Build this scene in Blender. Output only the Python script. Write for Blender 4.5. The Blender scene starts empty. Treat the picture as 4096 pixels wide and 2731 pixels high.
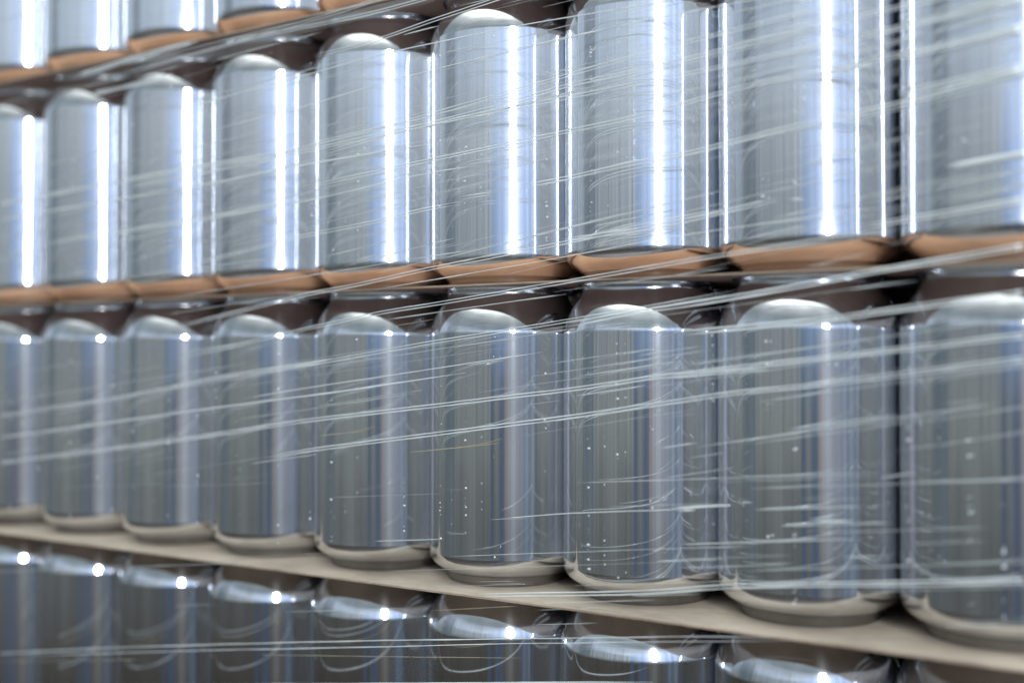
import bpy, bmesh, math, random
from mathutils import Vector, noise
R_ = math.radians
S = bpy.context.scene
COL = S.collection

# ------------------------------------------------------------------ camera
CAM = Vector((0.54464, -0.42191, 0.09190))
YAW, PIT, LENS = 33.22, 0.945, 41.41
cd = bpy.data.cameras.new('camera'); cam = bpy.data.objects.new('camera', cd); COL.objects.link(cam)
cam.location = CAM; cam.rotation_euler = (R_(90 + PIT), 0, R_(YAW))
cd.lens = LENS; cd.sensor_width = 36; cd.clip_start = 0.01; cd.clip_end = 60
cd.dof.use_dof = True; cd.dof.focus_distance = 0.462; cd.dof.aperture_fstop = 3.5; cd.dof.aperture_blades = 9
S.camera = cam
S.view_settings.view_transform = 'Standard'; S.view_settings.look = 'None'
S.view_settings.exposure = 0.22; S.view_settings.gamma = 1; S.view_settings.use_curve_mapping = False
S.render.engine = 'CYCLES'
S.cycles.max_bounces = 14; S.cycles.glossy_bounces = 10; S.cycles.transparent_max_bounces = 24
S.cycles.sample_clamp_indirect = 8

# ------------------------------------------------------------------ world: the hall round the pallet, by direction
W = bpy.data.worlds.new('World'); S.world = W; W.use_nodes = True
nt = W.node_tree; nt.nodes.clear()
def N(t, **k):
    n = nt.nodes.new(t)
    for a, b in k.items(): setattr(n, a, b)
    return n
def inp(sock, v):
    if isinstance(v, bpy.types.NodeSocket): nt.links.new(v, sock)
    else: sock.default_value = v
def M(op, a, b=0.0, c=0.0):
    n = N('ShaderNodeMath', operation=op); inp(n.inputs[0], a); inp(n.inputs[1], b)
    if op in ('MULTIPLY_ADD',): inp(n.inputs[2], c)
    return n.outputs[0]
def mixc(f, a, b):
    n = N('ShaderNodeMix', data_type='RGBA'); inp(n.inputs[0], f)
    inp(n.inputs[6], a if isinstance(a, bpy.types.NodeSocket) else (*a, 1)); inp(n.inputs[7], b if isinstance(b, bpy.types.NodeSocket) else (*b, 1))
    return n.outputs[2]
def sstep(v, a, b):
    n = N('ShaderNodeMapRange', interpolation_type='SMOOTHSTEP'); inp(n.inputs[0], v)
    n.inputs[1].default_value = a; n.inputs[2].default_value = b; n.inputs[3].default_value = 0; n.inputs[4].default_value = 1
    return n.outputs[0]
def band(v, a, b, s): return M('MULTIPLY', sstep(v, a - s, a + s), M('SUBTRACT', 1.0, sstep(v, b - s, b + s)))
tc = N('ShaderNodeTexCoord'); sx = N('ShaderNodeSeparateXYZ'); nt.links.new(tc.outputs['Generated'], sx.inputs[0])
X, Y, Z = sx.outputs
AZ = M('MULTIPLY', M('ARCTAN2', X, M('MULTIPLY', Y, -1.0)), 57.29578)       # 0 = straight out from the stack, + to the right
EL = M('MULTIPLY', M('ARCSINE', Z), 57.29578)
ramp = N('ShaderNodeValToRGB'); nt.links.new(M('MULTIPLY_ADD', EL, 1 / 180.0, 0.5), ramp.inputs[0])
cr = ramp.color_ramp
stops = [(-90, (.30, .28, .26)), (-50, (.24, .235, .23)), (-30, (.10, .095, .088)), (-15, (.040, .037, .032)), (-9, (.098, .107, .108)), (-2, (.17, .19, .19)),
         (3, (.20, .245, .285)), (10, (.27, .34, .42)), (18, (.31, .39, .48)), (25, (.20, .25, .29)), (36, (.22, .26, .28)), (46, (.50, .55, .56)), (56, (1.5, 1.62, 1.6)), (70, (2.4, 2.5, 2.4)), (90, (1.9, 2.0, 1.95))]
while len(cr.elements) < len(stops): cr.elements.new(0.5)
for e, (d, c) in zip(cr.elements, stops): e.position = 0.5 + d / 180; e.color = (*c, 1)
col = ramp.outputs[0]
# soft large unevenness of the hall
nz = N('ShaderNodeTexNoise'); nz.inputs['Scale'].default_value = 3.0; nz.inputs['Detail'].default_value = 3
nt.links.new(tc.outputs['Generated'], nz.inputs['Vector'])
wobble = M('MULTIPLY_ADD', nz.outputs[0], 0.9, 0.55)
vm = N('ShaderNodeVectorMath', operation='SCALE'); nt.links.new(col, vm.inputs[0]); nt.links.new(wobble, vm.inputs[3]); col = vm.outputs[0]
low = M('SUBTRACT', 1.0, sstep(EL, 7, 20))
n1d = N('ShaderNodeTexNoise', noise_dimensions='1D'); nt.links.new(M('MULTIPLY', AZ, 0.22), n1d.inputs['W']); n1d.inputs['Scale'].default_value = 1.0
n1d.inputs['Detail'].default_value = 5; n1d.inputs['Roughness'].default_value = 0.75
vm2 = N('ShaderNodeVectorMath', operation='SCALE'); stripes = M('MULTIPLY_ADD', n1d.outputs[0], 1.5, 0.25)
# panelled wall, greenish grey, left and straight behind the camera
wall = M('MULTIPLY', band(AZ, -75, 8, 2.0), band(EL, -4, 13, 2.0))
col = mixc(M('MULTIPLY', wall, 0.6), col, (.20, .22, .215))
slate = M('MULTIPLY', band(AZ, -70, -50, 4), band(EL, -8, 22, 5))
col = mixc(M('MULTIPLY', slate, 0.75), col, (.075, .105, .13))
seam = M('LESS_THAN', M('ABSOLUTE', M('SUBTRACT', M('FRACT', M('DIVIDE', AZ, 9.3)), 0.5)), 0.035)
col = mixc(M('MULTIPLY', M('MULTIPLY', seam, wall), 0.55), col, (.09, .12, .17))
seam2 = M('LESS_THAN', M('ABSOLUTE', M('SUBTRACT', M('FRACT', M('DIVIDE', AZ, 17.0)), 0.3)), 0.03)
col = mixc(M('MULTIPLY', M('MULTIPLY', seam2, wall), 0.7), col, (.06, .08, .12))
# blue and dark patches beside the window; side wash added to brighten can reflections
side = M('MULTIPLY', band(AZ, 58, 115, 10), band(EL, -16, 3, 4))
col = mixc(M('MULTIPLY', side, 0.7), col, (.125, .175, .235))
side2 = M('MULTIPLY', band(AZ, 58, 115, 10), band(EL, 3, 22, 4))
col = mixc(M('MULTIPLY', side2, 0.7), col, (.33, .44, .60))
navy = M('MULTIPLY', M('MAXIMUM', band(AZ, 9, 14, 1.5), band(AZ, 20, 30, 2.5)), band(EL, -22, 0, 3))
col = mixc(M('MULTIPLY', navy, 0.75), col, (.05, .075, .13))
blue = M('MULTIPLY', band(AZ, 9, 31, 3), band(EL, 0, 12, 3))
col = mixc(M('MULTIPLY', blue, 0.7), col, (.10, .18, .33))
dark = M('MULTIPLY', band(AZ, 58, 66, 2), band(EL, -20, 14, 4))
col = mixc(M('MULTIPLY', dark, 0.5), col, (.07, .10, .16))
# daylight haze round the bright doorway and its reflection on the floor
glow = M('MULTIPLY', band(AZ, 20, 72, 14), band(EL, 3, 22, 5))
col = mixc(M('MULTIPLY', glow, 0.8), col, (.40, .55, .88))
core = M('MULTIPLY', band(AZ, 34, 50, 7), band(EL, 4, 22, 4))
col = mixc(M('MULTIPLY', core, 0.7), col, (.85, .97, 1.2))
fl = M('MULTIPLY', band(AZ, 38, 68, 9), band(EL, -8, 2, 4))
col = mixc(M('MULTIPLY', fl, 0.62), col, (.23, .26, .33))
red = M('MULTIPLY', band(AZ, 30, 34, 1), band(EL, -8, 1, 3))
col = mixc(M('MULTIPLY', red, 0.5), col, (.24, .17, .17))
back = sstep(M('ABSOLUTE', AZ), 95, 120)
col = mixc(M('MULTIPLY', back, 0.8), col, (.04, .04, .045))
nt.links.new(col, vm2.inputs[0]); nt.links.new(stripes, vm2.inputs[3]); col = mixc(sstep(M('ABSOLUTE', EL), 30, 20), col, vm2.outputs[0])
bg = N('ShaderNodeBackground'); nt.links.new(col, bg.inputs[0]); bg.inputs[1].default_value = 1.0
wo = N('ShaderNodeOutputWorld'); nt.links.new(bg.outputs[0], wo.inputs[0])

# ------------------------------------------------------------------ lamps: tall bright doorway strips behind the camera
def area(name, az, dist, z0, z1, w, power, colr):
    ld = bpy.data.lights.new(name, 'AREA'); ld.shape = 'RECTANGLE'; ld.size = w; ld.size_y = z1 - z0; ld.energy = power; ld.color = colr
    o = bpy.data.objects.new(name, ld); COL.objects.link(o)
    a = R_(az); p = Vector((0.25 + dist * math.sin(a), -dist * math.cos(a), (z0 + z1) / 2)); o.location = p
    o.rotation_euler = (Vector((0.25, 0, 0.1)) - p).to_track_quat('-Z', 'Y').to_euler()
    return o
area('window_light', 41.0, 5.0, 0.98, 2.25, 0.56, 145, (.93, .96, 1.0))
area('window_light', 41.6, 5.0, 0.40, 0.965, 0.32, 28, (.93, .96, 1.0))

# ------------------------------------------------------------------ material helpers
def mat(name):
    m = bpy.data.materials.new(name); m.use_nodes = True; m.node_tree.nodes.clear(); return m, m.node_tree
def nd(t, ty, **k):
    n = t.nodes.new(ty)
    for a, b in k.items(): setattr(n, a, b)
    return n
def make_can_metal(name, rough, aniso_mix, col=(.90, .915, .94)):
    m, t = mat(name); L = t.links.new
    out = nd(t, 'ShaderNodeOutputMaterial')
    tc = nd(t, 'ShaderNodeTexCoord'); oi = nd(t, 'ShaderNodeObjectInfo')
    mp = nd(t, 'ShaderNodeMapping'); mp.inputs['Scale'].default_value = (900, 900, 9)
    add = nd(t, 'ShaderNodeVectorMath', operation='ADD'); L(tc.outputs['Object'], add.inputs[0])
    sc = nd(t, 'ShaderNodeVectorMath', operation='SCALE'); sc.inputs[0].default_value = (3.1, 1.7, 5.3); L(oi.outputs['Random'], sc.inputs[3]); L(sc.outputs[0], add.inputs[1])
    L(add.outputs[0], mp.inputs['Vector'])
    n1 = nd(t, 'ShaderNodeTexNoise'); n1.inputs['Scale'].default_value = 1.0; n1.inputs['Detail'].default_value = 3; L(mp.outputs[0], n1.inputs['Vector'])
    n2 = nd(t, 'ShaderNodeTexNoise'); n2.inputs['Scale'].default_value = 38; n2.inputs['Detail'].default_value = 2; L(add.outputs[0], n2.inputs['Vector'])
    b1 = nd(t, 'ShaderNodeBump'); b1.inputs['Strength'].default_value = 0.10; b1.inputs['Distance'].default_value = 0.00003; L(n1.outputs[0], b1.inputs['Height'])
    b2 = nd(t, 'ShaderNodeBump'); b2.inputs['Strength'].default_value = 0.26; b2.inputs['Distance'].default_value = 0.00025; L(n2.outputs[0], b2.inputs['Height']); L(b1.outputs[0], b2.inputs['Normal'])
    g = nd(t, 'ShaderNodeBsdfAnisotropic'); g.inputs['Color'].default_value = (*col, 1); g.inputs['Roughness'].default_value = rough; L(b2.outputs[0], g.inputs['Normal'])
    g2 = nd(t, 'ShaderNodeBsdfAnisotropic'); g2.inputs['Color'].default_value = (.86, .885, .93, 1); g2.inputs['Roughness'].default_value = 0.30
    g2.inputs['Anisotropy'].default_value = 0.85
    tg = nd(t, 'ShaderNodeTangent', direction_type='RADIAL', axis='Z'); L(tg.outputs[0], g2.inputs['Tangent']); g2.inputs['Rotation'].default_value = 0.25
    rr = nd(t, 'ShaderNodeMapRange'); L(oi.outputs['Random'], rr.inputs[0]); rr.inputs[3].default_value = .88; rr.inputs[4].default_value = 1.04
    hs = nd(t, 'ShaderNodeVectorMath', operation='SCALE'); hs.inputs[0].default_value = col; L(rr.outputs[0], hs.inputs[3]); L(hs.outputs[0], g.inputs['Color'])
    mx = nd(t, 'ShaderNodeMixShader'); mx.inputs[0].default_value = aniso_mix; L(g.outputs[0], mx.inputs[1]); L(g2.outputs[0], mx.inputs[2])
    g3 = nd(t, 'ShaderNodeBsdfAnisotropic'); g3.inputs['Color'].default_value = (.86, .885, .93, 1); g3.inputs['Roughness'].default_value = 0.34
    g3.inputs['Anisotropy'].default_value = 0.6; L(tg.outputs[0], g3.inputs['Tangent']); g3.inputs['Rotation'].default_value = 0.0
    mx2 = nd(t, 'ShaderNodeMixShader'); mx2.inputs[0].default_value = 0.018; L(mx.outputs[0], mx2.inputs[1]); L(g3.outputs[0], mx2.inputs[2])
    # the foot of the wall is frosted
    sp = nd(t, 'ShaderNodeSeparateXYZ'); L(tc.outputs['Object'], sp.inputs[0])
    ad = nd(t, 'ShaderNodeMath', operation='MULTIPLY_ADD'); L(n2.outputs[0], ad.inputs[0]); ad.inputs[1].default_value = -.008; L(sp.outputs[2], ad.inputs[2])
    mr = nd(t, 'ShaderNodeMapRange', interpolation_type='SMOOTHSTEP'); L(ad.outputs[0], mr.inputs[0]); mr.inputs[1].default_value = .003; mr.inputs[2].default_value = .020; mr.inputs[3].default_value = .15; mr.inputs[4].default_value = 0
    g4 = nd(t, 'ShaderNodeBsdfAnisotropic'); g4.inputs['Color'].default_value = (.84, .87, .90, 1); g4.inputs['Roughness'].default_value = 0.26; g4.distribution = 'BECKMANN'
    up = nd(t, 'ShaderNodeMapRange'); L(sp.outputs[2], up.inputs[0]); up.inputs[1].default_value = .0085; up.inputs[2].default_value = .0125
    fz = nd(t, 'ShaderNodeMath', operation='MULTIPLY'); L(mr.outputs[0], fz.inputs[0]); L(up.outputs[0], fz.inputs[1])
    mx3 = nd(t, 'ShaderNodeMixShader'); nk = nd(t, 'ShaderNodeMapRange'); L(sp.outputs[2], nk.inputs[0]); nk.inputs[1].default_value = .113; nk.inputs[2].default_value = .117; nk.inputs[4].default_value = .9
    fm = nd(t, 'ShaderNodeMath', operation='MAXIMUM'); L(fz.outputs[0], fm.inputs[0]); L(nk.outputs[0], fm.inputs[1]); L(fm.outputs[0], mx3.inputs[0]); L(mx2.outputs[0], mx3.inputs[1]); L(g4.outputs[0], mx3.inputs[2])
    L(mx3.outputs[0], out.inputs[0]); return m
CANM = make_can_metal('bare_aluminium', 0.065, 0.07)
BASEM = make_can_metal('shaded_stand_ring', 0.22, 0.0, (.36, .35, .345))  # shade where the ring meets the board is put into this dark colour
RIMM = make_can_metal('flange_aluminium', 0.45, 0.1, (.6, .62, .66))

def make_board(name, c1, c2, edge):
    m, t = mat(name); L = t.links.new
    out = nd(t, 'ShaderNodeOutputMaterial'); p = nd(t, 'ShaderNodeBsdfPrincipled'); tc = nd(t, 'ShaderNodeTexCoord')
    mp = nd(t, 'ShaderNodeMapping'); mp.inputs['Scale'].default_value = (0.35, 1.6, 1.6); L(tc.outputs['Object'], mp.inputs['Vector'])
    n1 = nd(t, 'ShaderNodeTexNoise'); n1.inputs['Scale'].default_value = 240; n1.inputs['Detail'].default_value = 6; n1.inputs['Roughness'].default_value = .7; L(mp.outputs[0], n1.inputs['Vector'])
    n2 = nd(t, 'ShaderNodeTexNoise'); n2.inputs['Scale'].default_value = 22; n2.inputs['Detail'].default_value = 4; L(tc.outputs['Object'], n2.inputs['Vector'])
    mm = nd(t, 'ShaderNodeMath', operation='MULTIPLY_ADD'); L(n1.outputs[0], mm.inputs[0]); mm.inputs[1].default_value = 0.55; L(n2.outputs[0], mm.inputs[2])
    cr = nd(t, 'ShaderNodeValToRGB'); cr.color_ramp.elements[0].position = .58; cr.color_ramp.elements[1].position = .95
    cr.color_ramp.elements[0].color = (*c1, 1); cr.color_ramp.elements[1].color = (*c2, 1); L(mm.outputs[0], cr.inputs[0])
    L(cr.outputs[0], p.inputs['Base Color']); p.inputs['Roughness'].default_value = .85; p.inputs['Specular IOR Level'].default_value = .25
    b = nd(t, 'ShaderNodeBump'); b.inputs['Strength'].default_value = .5; b.inputs['Distance'].default_value = .0002; L(n1.outputs[0], b.inputs['Height']); L(b.outputs[0], p.inputs['Normal'])
    L(p.outputs[0], out.inputs[0]); return m
KRAFT = make_board('kraft_board', (.60, .32, .18), (.80, .48, .29), None)
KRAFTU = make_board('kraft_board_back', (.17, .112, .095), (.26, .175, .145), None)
CUT = make_board('cut_board_edge', (.24, .18, .13), (.42, .34, .26), None)
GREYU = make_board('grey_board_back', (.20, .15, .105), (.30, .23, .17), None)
GREYB = make_board('grey_beige_board', (.33, .28, .22), (.55, .475, .385), None)

def make_film(name, clear, rough, tint=(.9, .97, .97), milk=.5):
    m, t = mat(name); L = t.links.new
    out = nd(t, 'ShaderNodeOutputMaterial'); tr = nd(t, 'ShaderNodeBsdfTransparent'); gl = nd(t, 'ShaderNodeBsdfAnisotropic')
    gl.inputs['Color'].default_value = (*tint, 1); gl.inputs['Roughness'].default_value = rough
    df = nd(t, 'ShaderNodeBsdfDiffuse'); df.inputs[0].default_value = (.9, .95, .95, 1)
    tl = nd(t, 'ShaderNodeBsdfTranslucent'); tl.inputs[0].default_value = (.9, .95, .95, 1)
    dm = nd(t, 'ShaderNodeMixShader'); dm.inputs[0].default_value = .12; L(df.outputs[0], dm.inputs[1]); L(tl.outputs[0], dm.inputs[2])
    mg = nd(t, 'ShaderNodeMixShader'); mg.inputs[0].default_value = milk; L(gl.outputs[0], mg.inputs[1]); L(dm.outputs[0], mg.inputs[2])
    tc = nd(t, 'ShaderNodeTexCoord'); mp = nd(t, 'ShaderNodeMapping'); mp.inputs['Scale'].default_value = (60, 60, 700); L(tc.outputs['Object'], mp.inputs['Vector'])
    n = nd(t, 'ShaderNodeTexNoise'); n.inputs['Scale'].default_value = 1; n.inputs['Detail'].default_value = 3; L(mp.outputs[0], n.inputs['Vector'])
    mr = nd(t, 'ShaderNodeMapRange'); L(n.outputs[0], mr.inputs[0]); mr.inputs[1].default_value = .3; mr.inputs[2].default_value = .7
    mr.inputs[3].default_value = max(0, 1 - clear - .3 * (1 - clear)); mr.inputs[4].default_value = min(1, (1 - clear) * 1.5)
    mx = nd(t, 'ShaderNodeMixShader'); L(mr.outputs[0], mx.inputs[0]); L(tr.outputs[0], mx.inputs[1]); L(mg.outputs[0], mx.inputs[2])
    L(mx.outputs[0], out.inputs[0]); return m
FOLD = make_film('film_fold', 0.0, .25, milk=.8)
FINE = make_film('film_fine_wrinkle', .3, .12, milk=.45)
BAND = make_film('film_band', .95, .12)

# ------------------------------------------------------------------ mesh helpers
def link(name, bm, m, parent=None, smooth=True):
    me = bpy.data.meshes.new(name); bm.to_mesh(me); bm.free(); me.materials.append(m)
    if smooth:
        for p in me.polygons: p.use_smooth = True
    o = bpy.data.objects.new(name, me); COL.objects.link(o)
    if parent: o.parent = parent
    return o
def catmull(pts, n):
    out = []
    P = [pts[0]] + list(pts) + [pts[-1]]
    for i in range(1, len(P) - 2):
        for j in range(n):
            t = j / n; a, b, c, d = P[i - 1], P[i], P[i + 1], P[i + 2]
            out.append(tuple(0.5 * ((2 * b[k]) + (-a[k] + c[k]) * t + (2 * a[k] - 5 * b[k] + 4 * c[k] - d[k]) * t * t + (-a[k] + 3 * b[k] - 3 * c[k] + d[k]) * t ** 3) for k in range(len(b))))
    out.append(tuple(pts[-1])); return out
def lathe(prof, seg=96):
    bm = bmesh.new(); rings = []
    for r, z in prof:
        if r < 1e-4: rings.append([bm.verts.new((0, 0, z * .001))])
        else: rings.append([bm.verts.new((r * .001 * math.cos(2 * math.pi * i / seg), r * .001 * math.sin(2 * math.pi * i / seg), z * .001)) for i in range(seg)])
    for a, b in zip(rings, rings[1:]):
        for i in range(seg):
            j = (i + 1) % seg
            if len(a) == 1: bm.faces.new((a[0], b[j], b[i]))
            elif len(b) == 1: bm.faces.new((a[i], a[j], b[0]))
            else: bm.faces.new((a[i], a[j], b[j], b[i]))
    bmesh.ops.recalc_face_normals(bm, faces=bm.faces)
    return bm

# ------------------------------------------------------------------ the can
RB = 33.1; CH = 122.2; TK = 0.8; TP = CH + TK; PITCH = 66.5
base_prof = catmull([(0, 9.5), (10, 8.6), (18, 5.6), (21.6, 2.2), (23.4, .35), (24.3, 0.0), (24.95, .35), (25.15, .95), (25.3, 1.1), (25.7, 2.6), (25.85, 2.75), (26.3, 3.7)], 4)
body_prof = catmull([(26.3, 3.7), (27.5, 4.5), (29.6, 5.9), (31.5, 7.4), (32.65, 9.2), (33.07, 11.2), (33.1, 12.6)], 4) + [(33.1, 12.6 + (102.5 - 12.6) * i / 10) for i in range(1, 11)] + \
    catmull([(33.1, 102.5), (33.08, 103.6), (32.85, 104.8), (32.4, 106.6), (31.5, 109.2), (30.2, 112.0), (28.5, 114.6), (27.1, 116.7), (26.3, 118.4), (26.05, 119.8), (26.25, 121.0)], 4)[1:]
rim_prof = catmull([(26.25, 121.0), (26.5, 121.6), (27.0, 122.1), (27.6, 122.2), (27.75, 122.08), (27.6, 121.95), (26.9, 121.8), (26.1, 121.4), (25.9, 119.5)], 3)
def tag(o, label, cat, group=None, kind=None):
    o['label'] = label; o['category'] = cat
    if group: o['group'] = group
    if kind: o['kind'] = kind
proto = bpy.data.objects.new('drink_can', None); COL.objects.link(proto); proto.empty_display_size = .02
parts = [link('body', lathe(body_prof), CANM, proto), link('base', lathe(base_prof), BASEM, proto), link('flange', lathe(rim_prof), RIMM, proto)]
used = [False]
def place(x, y, z, rz, label, group):
    if not used[0]: used[0] = True; o = proto
    else:
        o = proto.copy(); COL.objects.link(o)
        for p in parts:
            c = p.copy(); COL.objects.link(c); c.parent = o
    o.location = (x, y, z); o.rotation_euler = (rng.uniform(-.003, .003), rng.uniform(-.0022, .0022), rz); tag(o, label, 'can', group)
    return o
rng = random.Random(7)
ORD = ['leftmost', 'second', 'third', 'fourth', 'fifth', 'sixth', 'seventh', 'eighth', 'ninth', 'tenth']
tiers = {  # name, z, x shift, first k in frame, last k in frame
    'top': (2 * TP, .0008, -1, 2, 'bright empty can of the top tier, cut off above, {} from left'),
    'upper': (TP, .0006, -1, 7, 'bright streaked silver can standing above the thin brown sheet edge, {} from left'),
    'middle': (0.0, .0, -1, 7, 'bare silver can standing full height on the pale board, {} from left'),
    'lower': (-TP, -.0016, -1, 7, 'dark silver can with its shoulder under the pale board edge, {} from left')}
for tn, (z, dx, k0, k1, lab) in tiers.items():
    for k in range(-5, 13):
        jx, jy = rng.uniform(-.00012, .00012), rng.uniform(-.0005, .0005)
        x = k * PITCH * .001 + dx + jx
        if k0 <= k <= k1:
            i = k - k0; l = lab.format(ORD[i] if i == 0 else ORD[i]).replace('leftmost from left', 'at the left picture edge')
            place(x, jy, z, rng.uniform(0, 6.28), l, 'cans in the front row of the ' + tn + ' tier')
        else:
            place(x, jy, z, rng.uniform(0, 6.28), 'silver can in the ' + tn + ' tier standing beyond the ' + ('left' if k < 0 else 'right') + ' edge of the picture', tn + ' tier cans beyond the picture edge')
    for rk in (1,):
        for k in range(-5, 13):
            x = (k + (.5 if rk == 1 else 0)) * PITCH * .001 + dx
            place(x, rk * PITCH * .001 * .868, z, rng.uniform(0, 6.28), 'silver drink can hidden behind the front row of the ' + tn + ' tier', tn + ' tier cans behind the front row')

# ------------------------------------------------------------------ tier sheets
def sheet(name, zbot, over, mt, label, seed, droop):
    bm = bmesh.new(); rg = random.Random(seed)
    nx = 520; x0, x1 = -.372, .872; yb = .160
    def fy(x): return -(RB * .001 + over) + .0009 * noise.noise(Vector((x * 9, seed, 0))) + .00022 * noise.noise(Vector((x * 160, seed, 3))) + .00009 * noise.noise(Vector((x * 900, seed, 5)))
    rows = []
    for i in range(nx + 1):
        x = x0 + (x1 - x0) * i / nx; f = fy(x); col = []
        for j, t in enumerate((0, .02, .05, .12, .3, 1)):
            y = f + (yb - f) * t
            dz = droop * max(0, 1 - t / .06) * (0.55 + .9 * noise.noise(Vector((x * 7, seed, 9)))) if t < .06 else 0
            col.append((bm.verts.new((x, y, zbot + TK * .001 - .00003 + dz)), bm.verts.new((x, y + (.00008 * rg.uniform(-1, 1) if j == 0 else 0), zbot + .00003 + dz))))
        rows.append(col)
    for a, b in zip(rows, rows[1:]):
        for j in range(5):
            bm.faces.new((a[j][0], b[j][0], b[j + 1][0], a[j + 1][0])); bm.faces.new((a[j][1], a[j + 1][1], b[j + 1][1], b[j][1]))
        bm.faces.new((a[0][0], a[0][1], b[0][1], b[0][0])); bm.faces.new((a[5][0], b[5][0], b[5][1], a[5][1]))
    for a, s in ((rows[0], 1), (rows[-1], -1)):
        for j in range(5): bm.faces.new((a[j][0], a[j + 1][0], a[j + 1][1], a[j][1]))
    # torn fibres along the cut edge
    for _ in range(420):
        x = rg.uniform(x0, x1); y = fy(x); z = zbot + droop * .5 + rg.uniform(0, .0006); L = rg.uniform(.0005, .0018) * (2 if rg.random() < .06 else 1)
        a = rg.uniform(-1.2, 1.2); w = rg.uniform(.00004, .00012)
        e = Vector((math.sin(a) * L, -math.cos(a) * L * .7, rg.uniform(-.8, .25) * L)); p = Vector((x, y + .0003, z))
        vs = [bm.verts.new(p + Vector((-w, 0, 0))), bm.verts.new(p + Vector((w, 0, w))), bm.verts.new(p + Vector((0, 0, -w))), bm.verts.new(p + e)]
        for q in ((0, 1, 3), (1, 2, 3), (2, 0, 3)): bm.faces.new([vs[i] for i in q])
    bmesh.ops.recalc_face_normals(bm, faces=bm.faces)
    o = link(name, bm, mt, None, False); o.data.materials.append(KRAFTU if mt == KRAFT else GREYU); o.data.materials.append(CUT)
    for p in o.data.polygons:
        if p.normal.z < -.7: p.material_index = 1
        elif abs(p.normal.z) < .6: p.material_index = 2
    tag(o, label, 'divider sheet', 'cardboard sheets between the tiers of cans'); return o
sheet('divider_sheet', 3 * TP * .001 - TK * .001, .001, KRAFT, 'brown cardboard sheet lying on the top tier above the picture', 14, 0)
z = 2 * TP
for zz, ov, mt, lb, sd, dr in (
    (2 * TP, .0008, KRAFT, 'brown cardboard sheet rising steeply between the top and upper tiers', 3, -.0002),
    (TP, .0004, KRAFT, 'brown cardboard sheet between the upper and middle tiers of cans', 5, -.0002),
    (0, .0084, GREYB, 'pale beige cardboard sheet with frayed edge under the middle tier', 8, -.0006),
    (-TP, .0050, GREYB, 'pale cardboard sheet under the lowest tier below the picture', 11, -.0004)):
    sheet('divider_sheet', zz * .001 - TK * .001, ov, mt, lb, sd, dr)
for o in list(COL.objects):
    if o.type == 'EMPTY' and o.name.startswith('drink_can'): o.location.z = o.location.z * .001

# ------------------------------------------------------------------ stretch film
FY = -(RB * .001 + .0011)                                  # the film runs straight across the front of the cans
cy, sy, cp, sp = math.cos(R_(YAW)), math.sin(R_(YAW)), math.cos(R_(PIT)), math.sin(R_(PIT))
FW = Vector((-sy * cp, cy * cp, sp)); RT = Vector((cy, sy, 0)); UP = RT.cross(FW)
FPX = LENS / 36 * 2352
def lift(x): return min(.022, .055 * max(0.0, .42 - x))     # towards the left the film bridges free of the cans
def onfilm(px, py):                                        # where a traced fold lies on the film plane
    d = FW + RT * ((px - 1176) / FPX) + UP * ((784 - py) / FPX); t = (FY - CAM.y) / d.y
    for _ in range(8):
        t = (FY - lift(CAM.x + d.x * t) - CAM.y) / d.y
    p = CAM + d * t; return (p.x, p.z)
film = bpy.data.objects.new('stretch_film', None); COL.objects.link(film); film.location = (0, FY, 0)
tag(film, 'clear stretch film drawn in slanting glossy folds across the cans', 'stretch film')
def ribbon(bm, pts, w, th, seed, wob=.00012, off=0.0, taper=(1, 1)):
    # a rolled fold of film: flattened tube, its width and lie changing along its length
    P = []
    for a, b in zip(pts, pts[1:]):
        n = max(2, int(math.dist(a, b) / .0022))
        for i in range(n): P.append((a[0] + (b[0] - a[0]) * i / n, a[1] + (b[1] - a[1]) * i / n))
    P.append(pts[-1]); n = len(P)
    P = [(sum(P[min(n - 1, max(0, i + d))][0] for d in range(-5, 6)) / 11, sum(P[min(n - 1, max(0, i + d))][1] for d in range(-5, 6)) / 11) if 0 < i < n - 1 else P[i] for i in range(n)]
    rings = []
    for i, (x, z) in enumerate(P):
        t = i / (n - 1); q = P[min(i + 1, n - 1)]; r = P[max(i - 1, 0)]; dx, dz = q[0] - r[0], q[1] - r[1]; l = math.hypot(dx, dz) or 1; nx, nzz = -dz / l, dx / l
        o = off + wob * noise.noise(Vector((x * 45, seed * 3.7, 0))) + wob * .4 * noise.noise(Vector((x * 260, seed * 3.7, 7)))
        ww = w * (1 + .55 * noise.noise(Vector((x * 70, seed * 1.3, 2)))) * min(1, (t + .0) / .08 + (.05 if taper[0] else 1)) * min(1, (1 - t) / .08 + (.05 if taper[1] else 1))
        tt = th * (1 + .6 * noise.noise(Vector((x * 90, seed, 4)))); tw = 1.2 * noise.noise(Vector((x * 30, seed * 2.1, 6)))
        ring = []
        for k in range(6):
            a = k * math.pi / 3; u = math.cos(a) * ww / 2; v = math.sin(a) * tt / 2; uu = u * math.cos(tw) - v * math.sin(tw); vv = u * math.sin(tw) * .3 + v * math.cos(tw)
            ring.append(bm.verts.new((x + nx * (o + uu), vv - lift(x) + .0003 * noise.noise(Vector((x * 20, seed, 1))), z + nzz * (o + uu))))
        rings.append(ring)
    for a, b in zip(rings, rings[1:]):
        for k in range(6): bm.faces.new((a[k], a[(k + 1) % 6], b[(k + 1) % 6], b[k]))
    bm.faces.new(rings[0]); bm.faces.new(rings[-1][::-1])
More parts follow.
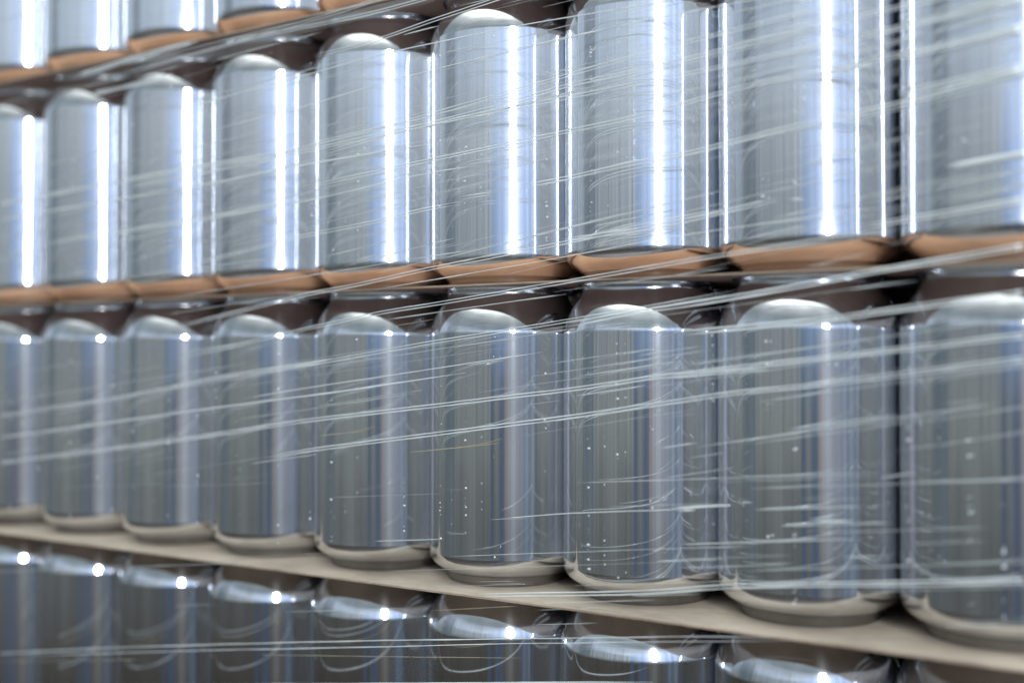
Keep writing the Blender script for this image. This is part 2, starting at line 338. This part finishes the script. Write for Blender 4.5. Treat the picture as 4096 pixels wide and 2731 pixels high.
# (polyline on the photograph's width of 2352, width in mm, number of side-by-side strands, taper left, taper right)
T = [
 ([(170, 178), (233, 157), (340, 126), (457, 93)], .9, 2, 1, 1),
 ([(205, 218), (330, 190), (400, 172)], .7, 2, 1, 1),
 ([(300, 165), (560, 92), (800, 22), (900, -12)], .28, 2, 1, 0),
 ([(500, 100), (742, 55), (870, 28), (1010, -12)], .35, 2, 1, 0),
 ([(720, 130), (860, 95), (1000, 45), (1180, -14)], .35, 2, 1, 0),
 ([(400, 255), (689, 176), (879, 124), (1184, 60), (1493, 10), (1600, -12)], .30, 1, 1, 0),
 ([(480, 300), (689, 248), (879, 190), (1184, 112), (1420, 60), (1800, -14)], .26, 1, 1, 0),
 ([(520, 400), (727, 328), (908, 286), (1194, 205), (1493, 119), (1800, 40), (2010, -12)], .32, 2, 1, 0),
 ([(727, 357), (903, 305), (1189, 233), (1284, 200), (1493, 157), (1900, 55), (2200, -14)], .40, 2, 1, 0),
 ([(300, 430), (520, 385), (689, 350), (984, 285), (1300, 225), (1600, 165), (2080, 60), (2352, 0)], .35, 2, 0, 0),
 ([(120, 470), (330, 420), (689, 433), (927, 381), (1289, 305), (1493, 262), (1700, 200), (2090, 120), (2352, 60)][2:], .40, 2, 1, 0),
 ([(0, 470), (300, 412), (480, 380), (640, 352)], .6, 2, 0, 1),
 ([(0, 505), (290, 455), (500, 418), (700, 378), (990, 330)], .45, 1, 0, 1),
 ([(480, 500), (700, 463), (800, 440), (990, 395), (1100, 380)], .30, 1, 1, 1),
 ([(100, 560), (286, 530), (480, 500), (690, 460)], .5, 2, 1, 1),
 ([(430, 610), (500, 592), (689, 543), (860, 510), (984, 478), (1055, 467)], .32, 2, 1, 1),
 ([(1056, 455), (1084, 451), (1130, 444)], .30, 2, 1, 1),
 ([(1195, 430), (1303, 409), (1493, 366), (1570, 357), (1650, 333), (1845, 286), (2074, 238), (2352, 162)], .48, 2, 1, 0),
 ([(1290, 552), (1493, 524), (1550, 512), (1664, 486), (1783, 459)], .45, 2, 1, 1),
 ([(1805, 460), (1848, 455)], .5, 1, 1, 1),
 ([(2169, 385), (2210, 374), (2280, 366), (2370, 348)], 1.1, 1, 1, 0),
 ([(1978, 522), (2100, 500), (2250, 478), (2352, 457)], .5, 2, 1, 0),
 ([(1860, 175), (1960, 155), (2010, 148)], .55, 1, 1, 1),
 ([(2065, 215), (2170, 192), (2352, 150)], .55, 2, 0, 0),
 ([(2065, 130), (2180, 108), (2300, 78), (2352, 62)], .55, 2, 0, 0),
 ([(1990, 85), (2150, 40), (2352, -10)], .5, 2, 1, 0),
 ([(405, 751), (560, 712), (714, 674), (832, 652), (984, 617), (1298, 558), (1493, 514), (1700, 475)], .38, 2, 1, 1),
 ([(860, 665), (1010, 640), (1298, 590), (1493, 552), (1700, 520), (2070, 470)], .22, 1, 1, 1),
 ([(414, 822), (495, 803), (575, 786), (689, 758), (879, 717), (1017, 695), (1284, 650), (1640, 588), (2100, 520)], .34, 2, 1, 1),
 ([(1300, 748), (1420, 722), (1550, 704), (1683, 683), (1836, 657), (2007, 623), (2352, 566)], .62, 2, 1, 0),
 ([(495, 875), (689, 841), (975, 789), (1284, 740), (1493, 705), (1700, 668)], .32, 2, 1, 1),
 ([(1560, 765), (1650, 757), (1897, 734), (2100, 705), (2352, 672)], .60, 2, 1, 0),
 ([(0, 955), (286, 912), (495, 867), (689, 838), (804, 822)], .40, 2, 0, 1),
 ([(0, 1005), (286, 965), (495, 936), (804, 896), (846, 889), (1070, 856)], .40, 1, 0, 1),
 ([(560, 915), (689, 893), (860, 867), (1079, 834), (1246, 808)], .26, 1, 1, 1),
 ([(0, 1062), (286, 1027), (495, 998), (689, 967), (975, 934), (1194, 908), (1289, 898), (1493, 867), (2080, 800), (2352, 770)], .42, 2, 0, 0),
 ([(609, 1053), (689, 1036), (984, 998), (1289, 960), (1550, 922), (1669, 903), (1859, 886), (2065, 860), (2352, 824)], .42, 2, 1, 0),
 ([(1530, 865), (1640, 855), (1760, 845)], .45, 2, 1, 1),
 ([(1150, 1190), (1300, 1178), (1550, 1170), (1679, 1159)], .22, 1, 1, 1),
 ([(1540, 1166), (1605, 1163), (1679, 1159)], .6, 1, 1, 1),
 ([(1553, 1173), (1600, 1171)], .5, 1, 1, 1),
 ([(1860, 1198), (1960, 1196)], .5, 1, 1, 1),
 ([(0, 1500), (100, 1494), (270, 1486), (530, 1478), (850, 1470), (1176, 1466), (1330, 1464), (1626, 1460), (1880, 1466)], .30, 1, 0, 1),
 ([(60, 1504), (530, 1491), (800, 1486), (1176, 1477), (1500, 1473), (1880, 1469)], .24, 1, 1, 1),
 ([(1100, 1366), (1240, 1364), (1351, 1363), (1526, 1358), (1666, 1345), (2066, 1340), (2352, 1333)], .50, 2, 1, 0),
 ([(0, 1575), (500, 1572), (900, 1568), (1300, 1566), (1500, 1566)], .45, 1, 0, 1),
]
sd = 1
for pts, w, n, ta, tb in T:
    wp = [onfilm(*p) for p in pts]
    bm = bmesh.new()
    if n == 1: ribbon(bm, wp, w * .00135, .00024, sd, taper=(ta, tb)); sd += 1
    else:
        g = .0009 + w * .0006
        for s in (-1, 1): ribbon(bm, wp, w * .00098, .00022, sd, off=s * g / 2, taper=(ta, tb), wob=.00012); sd += 1
    bmesh.ops.recalc_face_normals(bm, faces=bm.faces)
    link('film_fold', bm, FOLD, film)
AMBER_GLINT = make_film('amber_film_glint', .65, .3, (.8, .6, .15), .3)  # yellow glints on the film, put in as thin amber-coloured strands
for pts in ([(0, 1518), (150, 1516), (330, 1514)], [(600, 1503), (900, 1507), (1200, 1510)], [(990, 1402), (1090, 1397), (1190, 1391)],
            [(940, 1038), (1050, 1028), (1160, 1016)], [(730, 932), (830, 921)], [(730, 1001), (830, 990)], [(890, 751), (1000, 733)]):
    bm = bmesh.new(); ribbon(bm, [onfilm(*p) for p in pts], .00035, .0002, sd); sd += 1
    link('film_fold', bm, AMBER_GLINT, film)
# uncountable fine wrinkles that run with the folds
rg = random.Random(21); bm = bmesh.new()
bands = [(-60, 640, .225, 190), (640, 1100, .135, 80), (1100, 1440, .03, 40)]
for y0, y1, sl, cnt in bands:
    for _ in range(cnt):
        px = rg.uniform(-150, 2200); py = rg.uniform(y0, y1); L = rg.choice((90, 160, 260, 420, 700)); s = sl * rg.uniform(.96, 1.05) * (1.15 - .18 * (px / 2352))
        pts = [onfilm(px + L * i / 4, py - L * s * i / 4 + rg.uniform(-.5, .5)) for i in range(5)]
        ribbon(bm, pts, rg.choice((.00010, .00016, .00025, .0004)), .00012, sd, wob=.00008); sd += 1
o = link('fine_wrinkles', bm, FINE, film); o['kind'] = 'stuff'

# broad stretched bands of the film between folds
for i in range(10):
    px = rg.uniform(-300, 900); y0, sl = rg.uniform(150, 640), .225
    L = rg.uniform(1300, 2400); s = sl * (1.12 - .16 * px / 2352); bm = bmesh.new()
    pts = [onfilm(px + L * q / 5, y0 - (L * q / 5) * s) for q in range(6)]
    ribbon(bm, pts, rg.uniform(.002, .005), .00012, sd, wob=.0003); sd += 1
    link('film_band', bm, BAND, film)
# small white beads added on the film, standing in for reflected window glints
GLINT = make_film('film_pucker', 0.0, .22, milk=.75)
bm = bmesh.new(); rg = random.Random(4)
for tz in (TP, 0):
    for k in range(-1, 9):
        for t0, n in ((-.66, 13), (-.12, 11), (.22, 8), (.62, 5)):
            n = max(2, int(n * (1 if tz >= 0 else .3) * rg.uniform(.5, 1.3))); t1 = t0 + rg.uniform(-.03, .03)
            zc = rg.uniform(15, 100)
            for i in range(n):
                zz = rg.uniform(12, 104) if rg.random() < .5 else zc + rg.uniform(-12, 12)
                zz = min(106, max(10, zz))
                x = (k * PITCH + RB * t1) * .001 + rg.uniform(-.00035, .00035); r = rg.choice((.00012, .00018, .00026, .0004)); e = rg.uniform(1, 1.9)
                mat4 = bmesh.ops.create_icosphere(bm, subdivisions=2, radius=r)
                for v in mat4['verts']: v.co = Vector((v.co.x * e + x, v.co.y * .7 + .0002 - lift(x), v.co.z + (tz + zz) * .001))
o = link('film_glints', bm, GLINT, film); o['kind'] = 'stuff'
